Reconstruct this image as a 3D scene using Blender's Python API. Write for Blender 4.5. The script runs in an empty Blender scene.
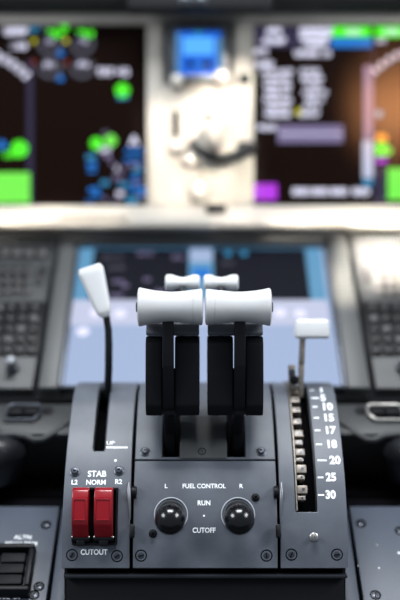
import bpy, bmesh, math, random
from mathutils import Vector, Matrix
random.seed(7)
PI = math.pi
COL = bpy.context.scene.collection
F = 1000.0                       # focal length in pixels of the 400x600 frame
PITCH = math.radians(22)
CAM = Vector((-0.005, 0.0, 1.22))
EX = Vector((1, 0, 0))
UP = Vector((0, math.sin(PITCH), math.cos(PITCH)))
FW = Vector((0, math.cos(PITCH), -math.sin(PITCH)))

def world(px, py, d):
    return CAM + EX*((px-200)/F*d) + UP*((300-py)/F*d) + FW*d

# ------------------------------------------------------------------ materials
def mat(name, col, rough=0.5, metal=0.0, emit=None, es=1.0, noise=0.0, nscale=60, bump=0.0, bscale=900, coat=0.0, spec=0.5):
    m = bpy.data.materials.new(name); m.use_nodes = True
    nt = m.node_tree; b = nt.nodes['Principled BSDF']
    b.inputs['Base Color'].default_value = (*col, 1)
    b.inputs['Roughness'].default_value = rough
    b.inputs['Metallic'].default_value = metal
    b.inputs['Coat Weight'].default_value = coat
    b.inputs['Specular IOR Level'].default_value = spec
    tc = nt.nodes.new('ShaderNodeTexCoord')
    if noise > 0:
        n = nt.nodes.new('ShaderNodeTexNoise'); n.inputs['Scale'].default_value = nscale
        n.inputs['Detail'].default_value = 5
        nt.links.new(tc.outputs['Object'], n.inputs['Vector'])
        r = nt.nodes.new('ShaderNodeValToRGB')
        r.color_ramp.elements[0].position = 0.3; r.color_ramp.elements[1].position = 0.7
        r.color_ramp.elements[0].color = (*[c*(1-noise) for c in col], 1)
        r.color_ramp.elements[1].color = (*[min(1, c*(1+noise)) for c in col], 1)
        nt.links.new(n.outputs['Fac'], r.inputs['Fac'])
        nt.links.new(r.outputs['Color'], b.inputs['Base Color'])
    if bump > 0:
        n2 = nt.nodes.new('ShaderNodeTexNoise'); n2.inputs['Scale'].default_value = bscale
        nt.links.new(tc.outputs['Object'], n2.inputs['Vector'])
        bp = nt.nodes.new('ShaderNodeBump'); bp.inputs['Strength'].default_value = bump
        bp.inputs['Distance'].default_value = 0.0004
        nt.links.new(n2.outputs['Fac'], bp.inputs['Height'])
        nt.links.new(bp.outputs['Normal'], b.inputs['Normal'])
    if emit:
        b.inputs['Emission Color'].default_value = (*emit, 1)
        b.inputs['Emission Strength'].default_value = es
    return m

def em(name, col, s=1.0): return mat(name, (0.004, 0.004, 0.004), 0.35, 0, col, s, spec=0.08)

M = dict(
    plate = mat('grey_painted_plate', (0.100, 0.112, 0.135), 0.42, 0.0, noise=0.10, nscale=45, bump=0.25),
    fuel  = mat('grey_fuel_plate', (0.100, 0.112, 0.135), 0.38, 0.0, noise=0.20, nscale=24, bump=0.25),  # broader, stronger mottle paints blurred reflections into the colour
    edge  = mat('dark_plate_edge', (0.012, 0.014, 0.018), 0.5, spec=.3),
    black = mat('black_plastic', (0.0045, 0.005, 0.0065), 0.45, bump=0.3, spec=0.2),
    gloss = mat('glossy_black_knob', (0.004, 0.004, 0.005), 0.20, coat=0.3),
    matte = mat('matte_black_housing', (0.006, 0.0065, 0.008), 0.6, bump=0.2, spec=0.2),
    cap   = mat('charcoal_textured_cap', (0.10, 0.105, 0.12), 0.5, bump=0.6),
    dome  = mat('satin_black_dome', (0.012, 0.013, 0.016), 0.30, spec=0.5),
    strap = mat('grey_steel_strap', (0.19, 0.20, 0.22), 0.4, 0.6),
    ringm = mat('satin_ring', (0.42, 0.44, 0.48), 0.4),
    seamg = mat('grip_seam_grey', (0.42, 0.43, 0.45), 0.4),
    void  = mat('dark_interior', (0.003, 0.003, 0.004), 0.9, spec=0.05),
    white = mat('white_moulded_grip', (0.54, 0.545, 0.55), 0.38, noise=0.02),
    whiteb= mat('white_lever_knob', (0.68, 0.69, 0.70), 0.35, noise=0.02),
    paint = mat('glowing_legend_paint', (0.88, 0.90, 0.92), 0.5, emit=(0.85, 0.92, 1.0), es=0.12),  # faint emission added to brighten the white markings
    red   = mat('red_guard_plastic', (0.25, 0.004, 0.010), 0.28, noise=0.05, coat=0.3),
    metal = mat('worn_steel', (0.55, 0.53, 0.50), 0.32, 0.9, noise=0.15, nscale=300),
    gate  = mat('worn_detent_metal', (0.26, 0.23, 0.20), 0.45, 0.6, noise=0.25, nscale=250),
    dmet  = mat('dark_steel', (0.10, 0.11, 0.13), 0.35, 0.8),
    panel = mat('warm_grey_panel', (0.36, 0.335, 0.295), 0.5, noise=0.05, nscale=20),
    bezel = mat('grey_bezel', (0.060, 0.063, 0.064), 0.5, noise=0.05, nscale=20),
    side  = mat('side_grey_panel', (0.036, 0.038, 0.040), 0.5, noise=0.08, nscale=30),
    blue  = mat('blue_grey_pedestal', (0.062, 0.076, 0.105), 0.45, noise=0.08, nscale=30, bump=0.2),
    keyb  = mat('black_key_field', (0.006, 0.006, 0.007), 0.5, spec=0.2),
    key   = mat('grey_key_cap', (0.07, 0.07, 0.07), 0.35),
    keyd  = mat('dark_key_cap', (0.014, 0.014, 0.015), 0.35, spec=.35),
    glass = mat('dark_screen_glass', (0.0065, 0.0032, 0.0024), 0.30, spec=0.03),  # red-brown tint put in to give the screens their reflected haze
    shield= mat('glareshield_fabric', (0.012, 0.012, 0.013), 0.8, noise=0.2, nscale=120),
    floor = mat('dark_floor_carpet', (0.03, 0.03, 0.035), 0.9, noise=0.3, nscale=200),
    wall  = mat('cockpit_lining', (0.05, 0.05, 0.055), 0.8, noise=0.1),
    # light given off by the screens
    e_w = em('screen_white', (0.80, 0.80, 1.0), 1.15), e_l = em('screen_lilac', (0.36, 0.30, 0.55), 0.62),
    e_dl = em('screen_dim_violet', (0.10, 0.085, 0.20), 0.34),
    e_g = em('screen_green', (0.10, 1.0, 0.03), 1.1), e_lg = em('screen_lime', (0.22, 1.0, 0.10), 0.95),
    e_b = em('screen_blue', (0.02, 0.22, 0.75), 0.9), e_c = em('screen_cyan', (0.05, 0.32, 0.60), 0.9),
    e_y = em('screen_yellow', (0.8, 0.75, 0.05), 0.8), e_o = em('screen_orange', (1.0, 0.38, 0.03), 1.0),
    e_m = em('screen_magenta', (0.52, 0.05, 0.85), 1.0), e_r = em('screen_red', (0.35, 0.05, 0.03), 0.6),
    e_gr = em('screen_grey', (0.12, 0.12, 0.16), 0.8), e_k = em('screen_black', (0.003, 0.004, 0.012), 1.0),
    e_pale = em('screen_pale_blue', (0.42, 0.53, 0.78), 0.92), e_sky = em('screen_sky_blue', (0.15, 0.40, 0.66), 0.85),
    e_mist = em('screen_mist_lilac', (0.62, 0.66, 0.86), 0.95), e_std = em('standby_blue', (0.01, 0.14, 0.78), 1.0),
    e_stl = em('standby_light_blue', (0.10, 0.42, 1.0), 1.2),
)

# ------------------------------------------------------------------ mesh builder
class MB:
    def __init__(s): s.bm = bmesh.new(); s.mats = []
    def mi(s, m):
        if m not in s.mats: s.mats.append(m)
        return s.mats.index(m)
    def _fin(s, verts, faces, T, m):
        if T is not None: bmesh.ops.transform(s.bm, matrix=T, verts=list(verts))
        i = s.mi(m)
        for f in faces: f.material_index = i
    def box(s, c, size, m, bev=0.0, rot=None, seg=2, taper=None):
        r = bmesh.ops.create_cube(s.bm, size=1.0); vs = r['verts']
        for v in vs:
            v.co = Vector((v.co.x*size[0], v.co.y*size[1], v.co.z*size[2]))
            if taper and v.co.y > 0: v.co.x *= taper
        fs = set(f for v in vs for f in v.link_faces)
        if bev > 0:
            es = set(e for v in vs for e in v.link_edges)
            rr = bmesh.ops.bevel(s.bm, geom=list(es), offset=bev, segments=seg, affect='EDGES', profile=0.5)
            fs = set(rr['faces']) | set(f for f in fs if f.is_valid)
            vs = set(v for f in fs for v in f.verts)
        T = Matrix.Translation(c) @ (rot if rot else Matrix.Identity(4))
        s._fin(vs, fs, T, m)
    def cyl(s, c, r, h, m, r2=None, seg=28, rot=None, bev=0.0):
        """axis along local z, centred"""
        r2 = r if r2 is None else r2
        prof = [(0, -h/2), (r, -h/2), (r2, h/2), (0, h/2)]
        if bev > 0: prof = [(0, -h/2), (r, -h/2), (r2, h/2-bev), (r2-bev*.3, h/2-bev*.3), (r2-bev, h/2), (0, h/2)]
        s.lathe(prof, m, Matrix.Translation(c) @ (rot if rot else Matrix.Identity(4)), seg)
    def lathe(s, prof, m, T=None, seg=32, sx=1.0, sy=1.0, a0=0, a1=2*PI):
        full = abs(a1-a0-2*PI) < 1e-6
        n = seg if full else seg+1
        rings = []; allv = []
        for (r, z) in prof:
            if r < 1e-7:
                v = s.bm.verts.new((0, 0, z)); rings.append([v]); allv.append(v)
            else:
                ring = [s.bm.verts.new((r*math.cos(a0+(a1-a0)*k/seg)*sx, r*math.sin(a0+(a1-a0)*k/seg)*sy, z)) for k in range(n)]
                rings.append(ring); allv += ring
        fs = []
        for a, b in zip(rings, rings[1:]):
            for k in range(seg):
                k2 = (k+1) % n
                va = [a[0]] if len(a) == 1 else [a[k], a[k2]]
                vb = [b[0]] if len(b) == 1 else [b[k2], b[k]]
                vv = va+vb
                if len(vv) >= 3:
                    try: fs.append(s.bm.faces.new(vv))
                    except ValueError: pass
        s._fin(allv, fs, T, m)
    def prism(s, pts, x0, x1, m, bev=0.0, T=None):
        """pts: (y,z) outline extruded along x"""
        a = [s.bm.verts.new((x0, y, z)) for y, z in pts]
        b = [s.bm.verts.new((x1, y, z)) for y, z in pts]
        n = len(pts); fs = [s.bm.faces.new(a), s.bm.faces.new(b[::-1])]
        for k in range(n):
            fs.append(s.bm.faces.new([a[k], b[k], b[(k+1) % n], a[(k+1) % n]]))
        bmesh.ops.recalc_face_normals(s.bm, faces=fs)
        vs = a+b
        if bev > 0:
            es = set(e for v in vs for e in v.link_edges)
            rr = bmesh.ops.bevel(s.bm, geom=list(es), offset=bev, segments=2, affect='EDGES', profile=0.5)
            fs = set(rr['faces']) | set(f for f in fs if f.is_valid)
            vs = set(v for f in fs for v in f.verts)
        s._fin(vs, fs, T, m)
    def poly(s, pts, m, T=None, h=0.0):
        """flat polygon in xy (z=0); h > 0 gives it thickness upward"""
        a = [s.bm.verts.new((x, y, 0)) for x, y in pts]
        if h <= 0:
            fs = [s.bm.faces.new(a)]; vs = a
        else:
            b = [s.bm.verts.new((x, y, h)) for x, y in pts]; n = len(pts)
            fs = [s.bm.faces.new(a[::-1]), s.bm.faces.new(b)]
            for k in range(n): fs.append(s.bm.faces.new([a[k], a[(k+1) % n], b[(k+1) % n], b[k]]))
            vs = a+b
        bmesh.ops.recalc_face_normals(s.bm, faces=fs) if h > 0 else None
        s._fin(vs, fs, T, m)
    def tube(s, pts, rad, m, seg=12, sx=1.0):
        """swept tube; rad number or list"""
        P = [Vector(p) for p in pts]; n = len(P)
        R = rad if isinstance(rad, (list, tuple)) else [rad]*n
        rings = []; nrm = None
        for i in range(n):
            t = (P[min(i+1, n-1)]-P[max(i-1, 0)]).normalized()
            if nrm is None: nrm = Vector((1, 0, 0)) if abs(t.x) < .9 else Vector((0, 1, 0))
            nrm = (nrm - t*nrm.dot(t)).normalized(); bi = t.cross(nrm)
            rings.append([s.bm.verts.new(P[i]+nrm*math.cos(2*PI*k/seg)*R[i]*sx+bi*math.sin(2*PI*k/seg)*R[i]) for k in range(seg)])
        fs = []
        for a, b in zip(rings, rings[1:]):
            for k in range(seg): fs.append(s.bm.faces.new([a[k], a[(k+1) % seg], b[(k+1) % seg], b[k]]))
        fs.append(s.bm.faces.new(rings[0][::-1])); fs.append(s.bm.faces.new(rings[-1]))
        s._fin([v for r in rings for v in r], fs, None, m)
    def text(s, txt, size, m, T, bold=0.0, extr=0.00008, sx=1.0):
        cu = bpy.data.curves.new('t', 'FONT'); cu.body = txt; cu.size = size
        cu.align_x = 'CENTER'; cu.align_y = 'CENTER'; cu.extrude = extr; cu.offset = bold; cu.resolution_u = 3
        o = bpy.data.objects.new('t', cu); COL.objects.link(o)
        dg = bpy.context.evaluated_depsgraph_get(); dg.update()
        me = o.evaluated_get(dg).to_mesh()
        vs = [s.bm.verts.new((v.co.x*sx, v.co.y, v.co.z)) for v in me.vertices]
        fs = []
        for p in me.polygons:
            try: fs.append(s.bm.faces.new([vs[i] for i in p.vertices]))
            except ValueError: pass
        o.evaluated_get(dg).to_mesh_clear()
        bpy.data.objects.remove(o); bpy.data.curves.remove(cu)
        s._fin(vs, fs, T, m)
    def build(s, name, parent=None, T=None, smooth=35, bev=0.0, sub=0):
        me = bpy.data.meshes.new(name); s.bm.to_mesh(me); s.bm.free()
        for m in s.mats: me.materials.append(m)
        if smooth:
            for p in me.polygons: p.use_smooth = True
            me.set_sharp_from_angle(angle=math.radians(smooth))
        o = bpy.data.objects.new(name, me); COL.objects.link(o)
        if parent: o.parent = parent
        if T is not None: o.matrix_basis = T
        if bev > 0:
            b = o.modifiers.new('bevel', 'BEVEL'); b.width = bev; b.segments = 2; b.limit_method = 'ANGLE'; b.angle_limit = math.radians(40)
        if sub: 
            b = o.modifiers.new('sub', 'SUBSURF'); b.levels = sub; b.render_levels = sub
        return o

def tag(o, label, cat=None, group=None):
    o['label'] = label
    if cat: o['category'] = cat
    if group: o['group'] = group
    return o
def thing(name, T, label, cat, group=None):
    o = bpy.data.objects.new(name, None); COL.objects.link(o); o.empty_display_size = 0.01
    o.matrix_world = T
    return tag(o, label, cat, group)
def struct(o): o['kind'] = 'structure'; return o
def tr(x, y, z=0.0): return Matrix.Translation((x, y, z))
def rotx(a): return Matrix.Rotation(a, 4, 'X')
def roty(a): return Matrix.Rotation(a, 4, 'Y')
def rotz(a): return Matrix.Rotation(a, 4, 'Z')
def dup(root, T, label, group=None):
    r = root.copy(); COL.objects.link(r); r.matrix_world = T; r['label'] = label
    if group: r['group'] = group
    for ch in list(root.children):
        c = ch.copy(); COL.objects.link(c); c.parent = r
        for g in list(ch.children):
            d = g.copy(); COL.objects.link(d); d.parent = c
    return r

# ------------------------------------------------------------------ sloping panel planes of the flight deck
class Frame:
    """plane across the flight deck through a lower and an upper line; x to the right, y up the plane, z out of it"""
    def __init__(s, py_b, d_b, py_t, d_t):
        a = world(200, py_b, d_b); b = world(200, py_t, d_t)
        s.o = Vector((0, a.y, a.z)); s.ey = (b-a).normalized(); s.ez = EX.cross(s.ey).normalized()
        s.M = Matrix((( 1, s.ey.x, s.ez.x, s.o.x), (0, s.ey.y, s.ez.y, s.o.y), (0, s.ey.z, s.ez.z, s.o.z), (0, 0, 0, 1)))
    def at(s, px, py, h=0.0):
        r = world(px, py, 1.0)-CAM
        t = ((s.o+s.ez*h-CAM).dot(s.ez))/r.dot(s.ez)
        p = CAM+r*t-s.o
        return p.x, p.dot(s.ey)
    def rect(s, x0, y0, x1, y1, h=0.0):
        """pixel rectangle -> centre and size on the plane"""
        xa, ya = s.at(x0, y1, h); xb, yb = s.at(x1, y0, h)
        return (xa+xb)/2, (ya+yb)/2, xb-xa, yb-ya

# ================================================================== throttle quadrant
QO = world(205, 565, 1.0)
QM = Matrix(((1, 0, 0, 0.0), (0, UP.y, -FW.y, QO.y), (0, UP.z, -FW.z, QO.z), (0, 0, 0, 1)))
ctrl = [(-.0035, 0), (.03, -.003), (.060, -.011), (.090, -.026), (.118, -.047), (.142, -.071), (.158, -.090), (.168, -.112), (.171, -.14), (.167, -.175), (.155, -.21), (.13, -.24)]
prof = []
for i in range(len(ctrl)-1):
    p0 = Vector(ctrl[max(i-1, 0)]); p1 = Vector(ctrl[i]); p2 = Vector(ctrl[i+1]); p3 = Vector(ctrl[min(i+2, len(ctrl)-1)])
    for k in range(12):
        t = k/12
        prof.append(0.5*((2*p1)+(p2-p0)*t+(2*p0-5*p1+4*p2-p3)*t*t+(3*p1-p0-3*p2+p3)*t**3))
prof.append(Vector(ctrl[-1]))
arc = [0.0]
for a, b in zip(prof, prof[1:]): arc.append(arc[-1]+(b-a).length)
STOT = arc[-1]
def surf(s):
    s = max(0, min(STOT-1e-6, s))
    for i in range(len(arc)-1):
        if arc[i+1] >= s: break
    t = (s-arc[i])/(arc[i+1]-arc[i]); p = prof[i].lerp(prof[i+1], t)
    i0 = max(i-1, 0); i1 = min(i+2, len(prof)-1)
    tg = (prof[i1]-prof[i0]).normalized()
    return p, tg, Vector((-tg.y, tg.x)) if False else Vector((-tg.y, tg.x))*1.0
def snorm(tg):                      # outward normal (towards the viewer / up)
    n = Vector((-tg.y, tg.x)); return n if n.dot(Vector((.5, 1))) > 0 else -n
def Q(px, py):
    """point of the quadrant's curved face seen at a pixel -> (x, s)"""
    want = (300-py)/F
    for i in range(len(prof)-1):
        def ratio(p): return (p.x-.265)/(1-p.y)
        ra, rb = ratio(prof[i]), ratio(prof[i+1])
        if ra <= want <= rb:
            t = (want-ra)/(rb-ra); d = 1-(prof[i].y+(prof[i+1].y-prof[i].y)*t)
            return (px-200)/F*d+CAM.x, arc[i]+(arc[i+1]-arc[i])*t
    d = 1-prof[0].y
    return (px-200)/F*d+CAM.x, 0.0 if want < 0 and want < -.2 else 0.22
def QT(x, s, h=0.0):
    """tangent frame on the curved face: x right, y up the face, z outward"""
    p, tg, _ = surf(s); n = snorm(tg)
    if n.cross(Vector((0, 0))) if False else False: pass
    ey = Vector((0, tg.x, tg.y)); ez = Vector((0, n.x, n.y))
    o = Vector((x, p.x, p.y))+ez*h
    return Matrix(((1, 0, 0, o.x), (0, ey.y, ez.y, o.y), (0, ey.z, ez.z, o.z), (0, 0, 0, 1)))
def QP(px, py, h=0.0): x, s = Q(px, py); return QT(x, s, h)

def curved_plate(mb, x0, x1, s0, s1, th, m, holes=(), h=0.0):
    xs = sorted(set([x0, x1]+[v for hl in holes for v in hl[:2]]))
    n = max(2, int((s1-s0)/.004)); ss = [s0+(s1-s0)*k/n for k in range(n+1)]
    ss = [v for v in ss if all(abs(v-w) > .0012 for hl in holes for w in hl[2:4] if s0 < w < s1)]+[w for hl in holes for w in hl[2:4] if s0 < w < s1]
    ss = sorted(set(ss))
    V = {}
    def v(i, j, lay):
        if (i, j, lay) not in V:
            T = QT(xs[i], ss[j], h if lay == 0 else h-th); V[(i, j, lay)] = mb.bm.verts.new(T.translation)
        return V[(i, j, lay)]
    def solid(i, j):
        if not (0 <= i < len(xs)-1 and 0 <= j < len(ss)-1): return False
        cx = (xs[i]+xs[i+1])/2; cs = (ss[j]+ss[j+1])/2
        return not any(a < cx < b and c < cs < d for a, b, c, d in holes)
    fs = []
    for i in range(len(xs)-1):
        for j in range(len(ss)-1):
            if not solid(i, j): continue
            fs.append(mb.bm.faces.new([v(i, j, 0), v(i+1, j, 0), v(i+1, j+1, 0), v(i, j+1, 0)]))
            fs.append(mb.bm.faces.new([v(i, j+1, 1), v(i+1, j+1, 1), v(i+1, j, 1), v(i, j, 1)]))
            if not solid(i-1, j): fs.append(mb.bm.faces.new([v(i, j, 0), v(i, j+1, 0), v(i, j+1, 1), v(i, j, 1)]))
            if not solid(i+1, j): fs.append(mb.bm.faces.new([v(i+1, j+1, 0), v(i+1, j, 0), v(i+1, j, 1), v(i+1, j+1, 1)]))
            if not solid(i, j-1): fs.append(mb.bm.faces.new([v(i+1, j, 0), v(i, j, 0), v(i, j, 1), v(i+1, j, 1)]))
            if not solid(i, j+1): fs.append(mb.bm.faces.new([v(i, j+1, 0), v(i+1, j+1, 0), v(i+1, j+1, 1), v(i, j+1, 1)]))
    bmesh.ops.recalc_face_normals(mb.bm, faces=fs)
    k = mb.mi(m)
    for f in fs: f.material_index = k

TH = .006
def screw_sunk(root, px, py, r=.0052, T=None):
    mb = MB(); T = T if T is not None else QP(px, py)
    mb.lathe([(r*1.15, -.0005), (r*1.15, .00015), (r*.95, .0002), (r*.93, -.0002), (0, -.0002)], M['void'], T)  # near-black ring puts the shade of the countersink into the colour
    mb.lathe([(r*.62, -.0004), (r*.62, .0001), (r*.45, .0004), (0, .0005)], M['dmet'], T)
    a = random.uniform(0, PI)
    mb.box((0, 0, .0008), (r*1.1, r*.22, .0004), M['black'], rot=None)
    # turn the slot onto the head
    vs = list(mb.bm.verts)[-8:]
    bmesh.ops.transform(mb.bm, matrix=T @ rotz(a), verts=vs)
    return mb.build('screw', root)
def screw_dome(root, px, py, r=.0036, hh=.004, T=None, m='dmet'):
    mb = MB(); T = T if T is not None else QP(px, py)
    mb.lathe([(r*1.45, -.0003), (r*1.45, .0007), (r*1.2, .0012), (r, .0013), (r*.98, hh*.7), (r*.75, hh), (r*.42, hh*1.05), (r*.40, hh*.6), (0, hh*.6)], M[m], T)
    return mb.build('screw', root)
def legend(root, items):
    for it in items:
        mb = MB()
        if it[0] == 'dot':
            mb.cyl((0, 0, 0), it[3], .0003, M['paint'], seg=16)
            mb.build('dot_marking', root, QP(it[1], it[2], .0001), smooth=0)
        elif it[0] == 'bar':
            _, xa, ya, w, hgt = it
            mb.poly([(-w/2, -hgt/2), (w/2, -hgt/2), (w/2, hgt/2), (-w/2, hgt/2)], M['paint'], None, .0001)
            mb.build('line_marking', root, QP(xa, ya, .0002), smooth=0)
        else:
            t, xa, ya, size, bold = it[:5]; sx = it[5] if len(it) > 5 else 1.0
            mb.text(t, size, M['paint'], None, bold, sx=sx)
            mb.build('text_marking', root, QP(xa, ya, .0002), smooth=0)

s_seam = Q(205, 460)[1]
# ---- housing under the plates
hs = thing('throttle_quadrant', QM, 'curved grey throttle quadrant with three plates on a black base, white markings and screws', 'throttle quadrant')
mb = MB()
core = []
for i, p in enumerate(prof):
    tg = (prof[min(i+1, len(prof)-1)]-prof[max(i-1, 0)]).normalized(); n = snorm(tg); core.append((p.x-n.x*.034, p.y-n.y*.034))
core = [c for c in core if c[0] > -.02]
mb.prism([(-.16, -.036)]+core+[(-.16, -.235)], -.139, .140, M['void'])
mb.build('core', hs, smooth=50)
for xa, xb in ((-.1415, -.1385), (.1385, .1415)):
    mb = MB()
    ou = []
    for i, p in enumerate(prof):
        tg = (prof[min(i+1, len(prof)-1)]-prof[max(i-1, 0)]).normalized(); n = snorm(tg); ou.append((p.x-n.x*(TH+.0008), p.y-n.y*(TH+.0008)))
    mb.prism([(-.16, ou[0][1])]+ou+[(-.16, -.235)], xa, xb, M['matte'])
    mb.build('side_wall', hs, smooth=50)
mb = MB(); mb.box((.0005, -.085, -.016), (.280, .145, .020), M['matte'], bev=.002); mb.build('front_cover', hs)
mb = MB(); mb.box((.0005, -.0115, -.0035), (.2835, .003, .010), M['edge'], bev=.0006); mb.build('lip', hs)

# ---- left plate: speedbrake slot and stab cutout
L0, L1 = -.1435, -.0755
sb = (-.1155, -.1045, Q(97, 451)[1], STOT-.03)
ho = (Q(72, 545)[0], Q(117, 545)[0], Q(97, 545)[1], Q(97, 488)[1])
mb = MB(); curved_plate(mb, L0, L1, 0, STOT, TH, M['plate'], [sb, ho]); spd = mb.build('speedbrake_plate', hs, bev=.0007)
mb = MB(); curved_plate(mb, L0+.002, L1-.002, -.0, .004, .012, M['edge'], h=-TH-.0006); mb.build('lip', spd)
# raised inner track right of the slot
mb = MB(); curved_plate(mb, sb[0]-.0015, sb[0]-.0001, sb[2]+.002, STOT-.04, .012, M['black'], h=.0002); curved_plate(mb, sb[1]+.0001, sb[1]+.0015, sb[2]+.002, STOT-.04, .012, M['black'], h=.0002)
mb.build('slot_lining', spd, bev=.0003)
for a, b in ((75, 472), (119, 471)): screw_dome(spd, a, b, .0036, .004)
for a, b in ((72, 555), (117, 556)): screw_sunk(spd, a, b)
legend(spd, [('STAB', 97, 474.2, .0088, .00022, .95), ('NORM', 96, 482.6, .0072, .0002, .95), ('L2', 74.5, 482.5, .0068, .0002), ('R2', 118.5, 482, .0068, .0002),
             ('CUTOUT', 94, 552.3, .0074, .0002, .88), ('dot', 115.5, 460.5, .0014), ('UP', 110.5, 443.2, .0062, .0001, 1.15), ('bar', 117, 447.6, .0225, .0022)])
mb = MB()
hx0, hx1 = ho[0]+.0003, ho[1]-.0003
T = QT((hx0+hx1)/2, (ho[2]+ho[3])/2, 0)
hw = hx1-hx0; hh = ho[3]-ho[2]-.0006
mb.box((0, 0, -.014), (hw, hh, .004), M['void'])
for sx in (-1, 1): mb.box((sx*(hw/2-.0008), 0, -.007), (.0016, hh, .014), M['black'])
for sy in (-1, 1): mb.box((0, sy*(hh/2-.0008), -.007), (hw-.0034, .0016, .014), M['black'])
mb.box((0, 0, -.006), (.0016, hh-.0034, .011), M['black'])
mb.build('guard_well', spd, T)
def red_guard(px0, px1, label):
    x0, s0 = Q(px0, 540); x1, s1 = Q(px1, 487)
    T = QM @ QT((x0+x1)/2, s0, 0)
    w = x1-x0; L = s1-s0
    t = thing('guarded_switch', T, label, 'switch', 'red guarded cutout switches')
    mb = MB()
    # side outline (y up the plate, z outward): shallow hood that flips from the lower end
    out = [(.000, .001), (.001, .004), (L*.30, .0145), (L*.40, .0165), (L-.010, .0160), (L-.003, .0130), (L-.0005, .0090), (L-.0005, .001)]
    mb.prism(out, -w/2, w/2, M['red'], bev=.0011)
    mb.build('guard_cover', t, smooth=40)
    mb = MB(); mb.box((0, L*.40, .0165), (w*.72, .0012, .0012), M['red'], bev=.0004)
    mb.box((0, L*.78, .0161), (w*.80, .0014, .0014), M['red'], bev=.0005)
    for sx in (-1, 1): mb.box((sx*(w/2-.0014), L*.60, .0164), (.0018, L*.36, .0016), M['red'], bev=.0006)
    mb.build('ridge', t)
    mb = MB()
    mb.cyl((0, .0015, .0040), .0026, w+.0012, M['black'], rot=roty(PI/2), seg=16)
    mb.box((0, -.0025, .0035), (w*.5, .006, .008), M['black'], bev=.001)
    mb.build('hinge', t)
    mb = MB()
    for sx in (-1, 1): mb.cyl((sx*(w/2+.0004), .0035, .0062), .0011, .0014, M['metal'], rot=roty(PI/2), seg=12)
    mb.build('hinge_pin', t)
    return t
red_guard(73, 91, 'left red switch guard with a square top edge, under the L2 mark')
red_guard(95, 114.5, 'right red switch guard, under the R2 mark')

# ---- centre upper plate with the two lever slots
C0, C1 = -.0722, .0727
sl = [(-.0445, -.0258, s_seam+.0035, STOT-.03), (.0228, .0423, s_seam+.0035, STOT-.03)]
mb = MB()
curved_plate(mb, C0, C1, s_seam+.0008, STOT, TH, M['plate'], sl); tp = mb.build('thrust_lever_plate', hs, bev=.0006)
mb = MB()
for a in sl:
    for xx in (a[0], a[1]-.0014): curved_plate(mb, xx, xx+.0014, s_seam+.004, STOT-.04, .02, M['black'], h=-.0006)
mb.build('slot_lining', tp)
mb = MB(); curved_plate(mb, -.0256, .0226, s_seam+.0015, s_seam+.055, .0012, M['bezel'], h=.0013); mb.build('middle_plate', tp, bev=.0004)
for a, b in ((145, 452), (261, 452)): screw_dome(tp, a, b, .0036, .0035)
screw_sunk(tp, 202, 452, .0036, QP(202, 452, .0014))

# ---- centre lower plate: fuel control
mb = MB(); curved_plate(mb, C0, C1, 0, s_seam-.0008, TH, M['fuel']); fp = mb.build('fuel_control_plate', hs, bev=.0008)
mb = MB(); curved_plate(mb, C0+.002, C1-.002, 0, .004, .012, M['edge'], h=-TH-.0006); mb.build('lip', fp)
for a, b in ((141, 555.5), (266.5, 555.5)): screw_sunk(fp, a, b)
for a, b in ((153, 533.5), (255.5, 497.5)): screw_dome(fp, a, b, .0029, .004, m='black')
legend(fp, [('FUEL CONTROL', 204, 486.3, .0066, .00015, .92), ('L', 166, 486.3, .0062, .00015), ('R', 241, 486.3, .0062, .00015), ('RUN', 204, 503.2, .0068, .00018, .95),
            ('dot', 204, 515.8, .0010), ('CUTOFF', 204, 530.5, .0070, .0002, .88)])
def fuel_switch(px, py, label):
    x, s = Q(px, 514.5); t = thing('fuel_control_switch', QM @ QT(x, s, 0), label, 'switch', 'fuel control switches')
    mb = MB()
    mb.lathe([(.0172, 0), (.0172, .0007), (.0163, .0009), (.0158, .0003), (.0158, -.0002)], M['ringm'], None, 48); mb.build('position_ring', t)
    tag(bpy.data.objects[-1] if False else t.children[0], 'pale ring round the switch')
    mb = MB(); mb.lathe([(.0135, 0), (.0135, .002), (.012, .003), (.0125, .006), (.008, .0075), (.0045, .008), (.0045, .020), (0, .020)], M['black'], None, 40); mb.build('collar', t)
    mb = MB()
    pr = []
    for k in range(15):
        a = -PI*.36+(PI/2+PI*.36)*k/14
        pr.append((.0152*math.cos(a) if k < 14 else 0, .0152*math.sin(a)))
    mb.lathe([(0, pr[0][1])]+pr, M['gloss'], tr(0, -.0068, .030) @ rotx(.2), 40)
    mb.build('knob', t, smooth=60)
    return t
fuel_switch(171, 514, 'glossy black ball fuel switch on the left, below the L')
fuel_switch(238, 514, 'glossy black ball fuel switch on the right, below the R')
# friction latches straddling the two seams
def latch(px, label, sx):
    x, s = Q(px, 492); T = QT(x, s, 0)
    mb = MB()
    mb.tube([(-sx*.0022, .0075, .001), (-sx*.0022, .0065, .0065), (-sx*.0020, .000, .0085), (-sx*.0014, -.010, .0080), (-sx*.0010, -.020, .0050), (-sx*.0008, -.028, .0015)], [.0014, .0021, .0022, .0018, .0015, .0011], M['strap'])
    t = mb.build('seam_latch', hs, T, smooth=50); t['label'] = label
    mb = MB(); mb.cyl((sx*.0032, -.001, .0030), .0062, .0048, M['black'], rot=roty(PI/2), bev=.0008); mb.build('knob', t)
    mb = MB(); mb.box((sx*.0020, -.040, .0024), (.0050, .013, .0060), M['black'], bev=.0010); mb.build('stop_block', t)
latch(131.3, 'metal latch with a dark curved strap', 1)
latch(279, 'metal latch with a dark curved strap', -1)

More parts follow.
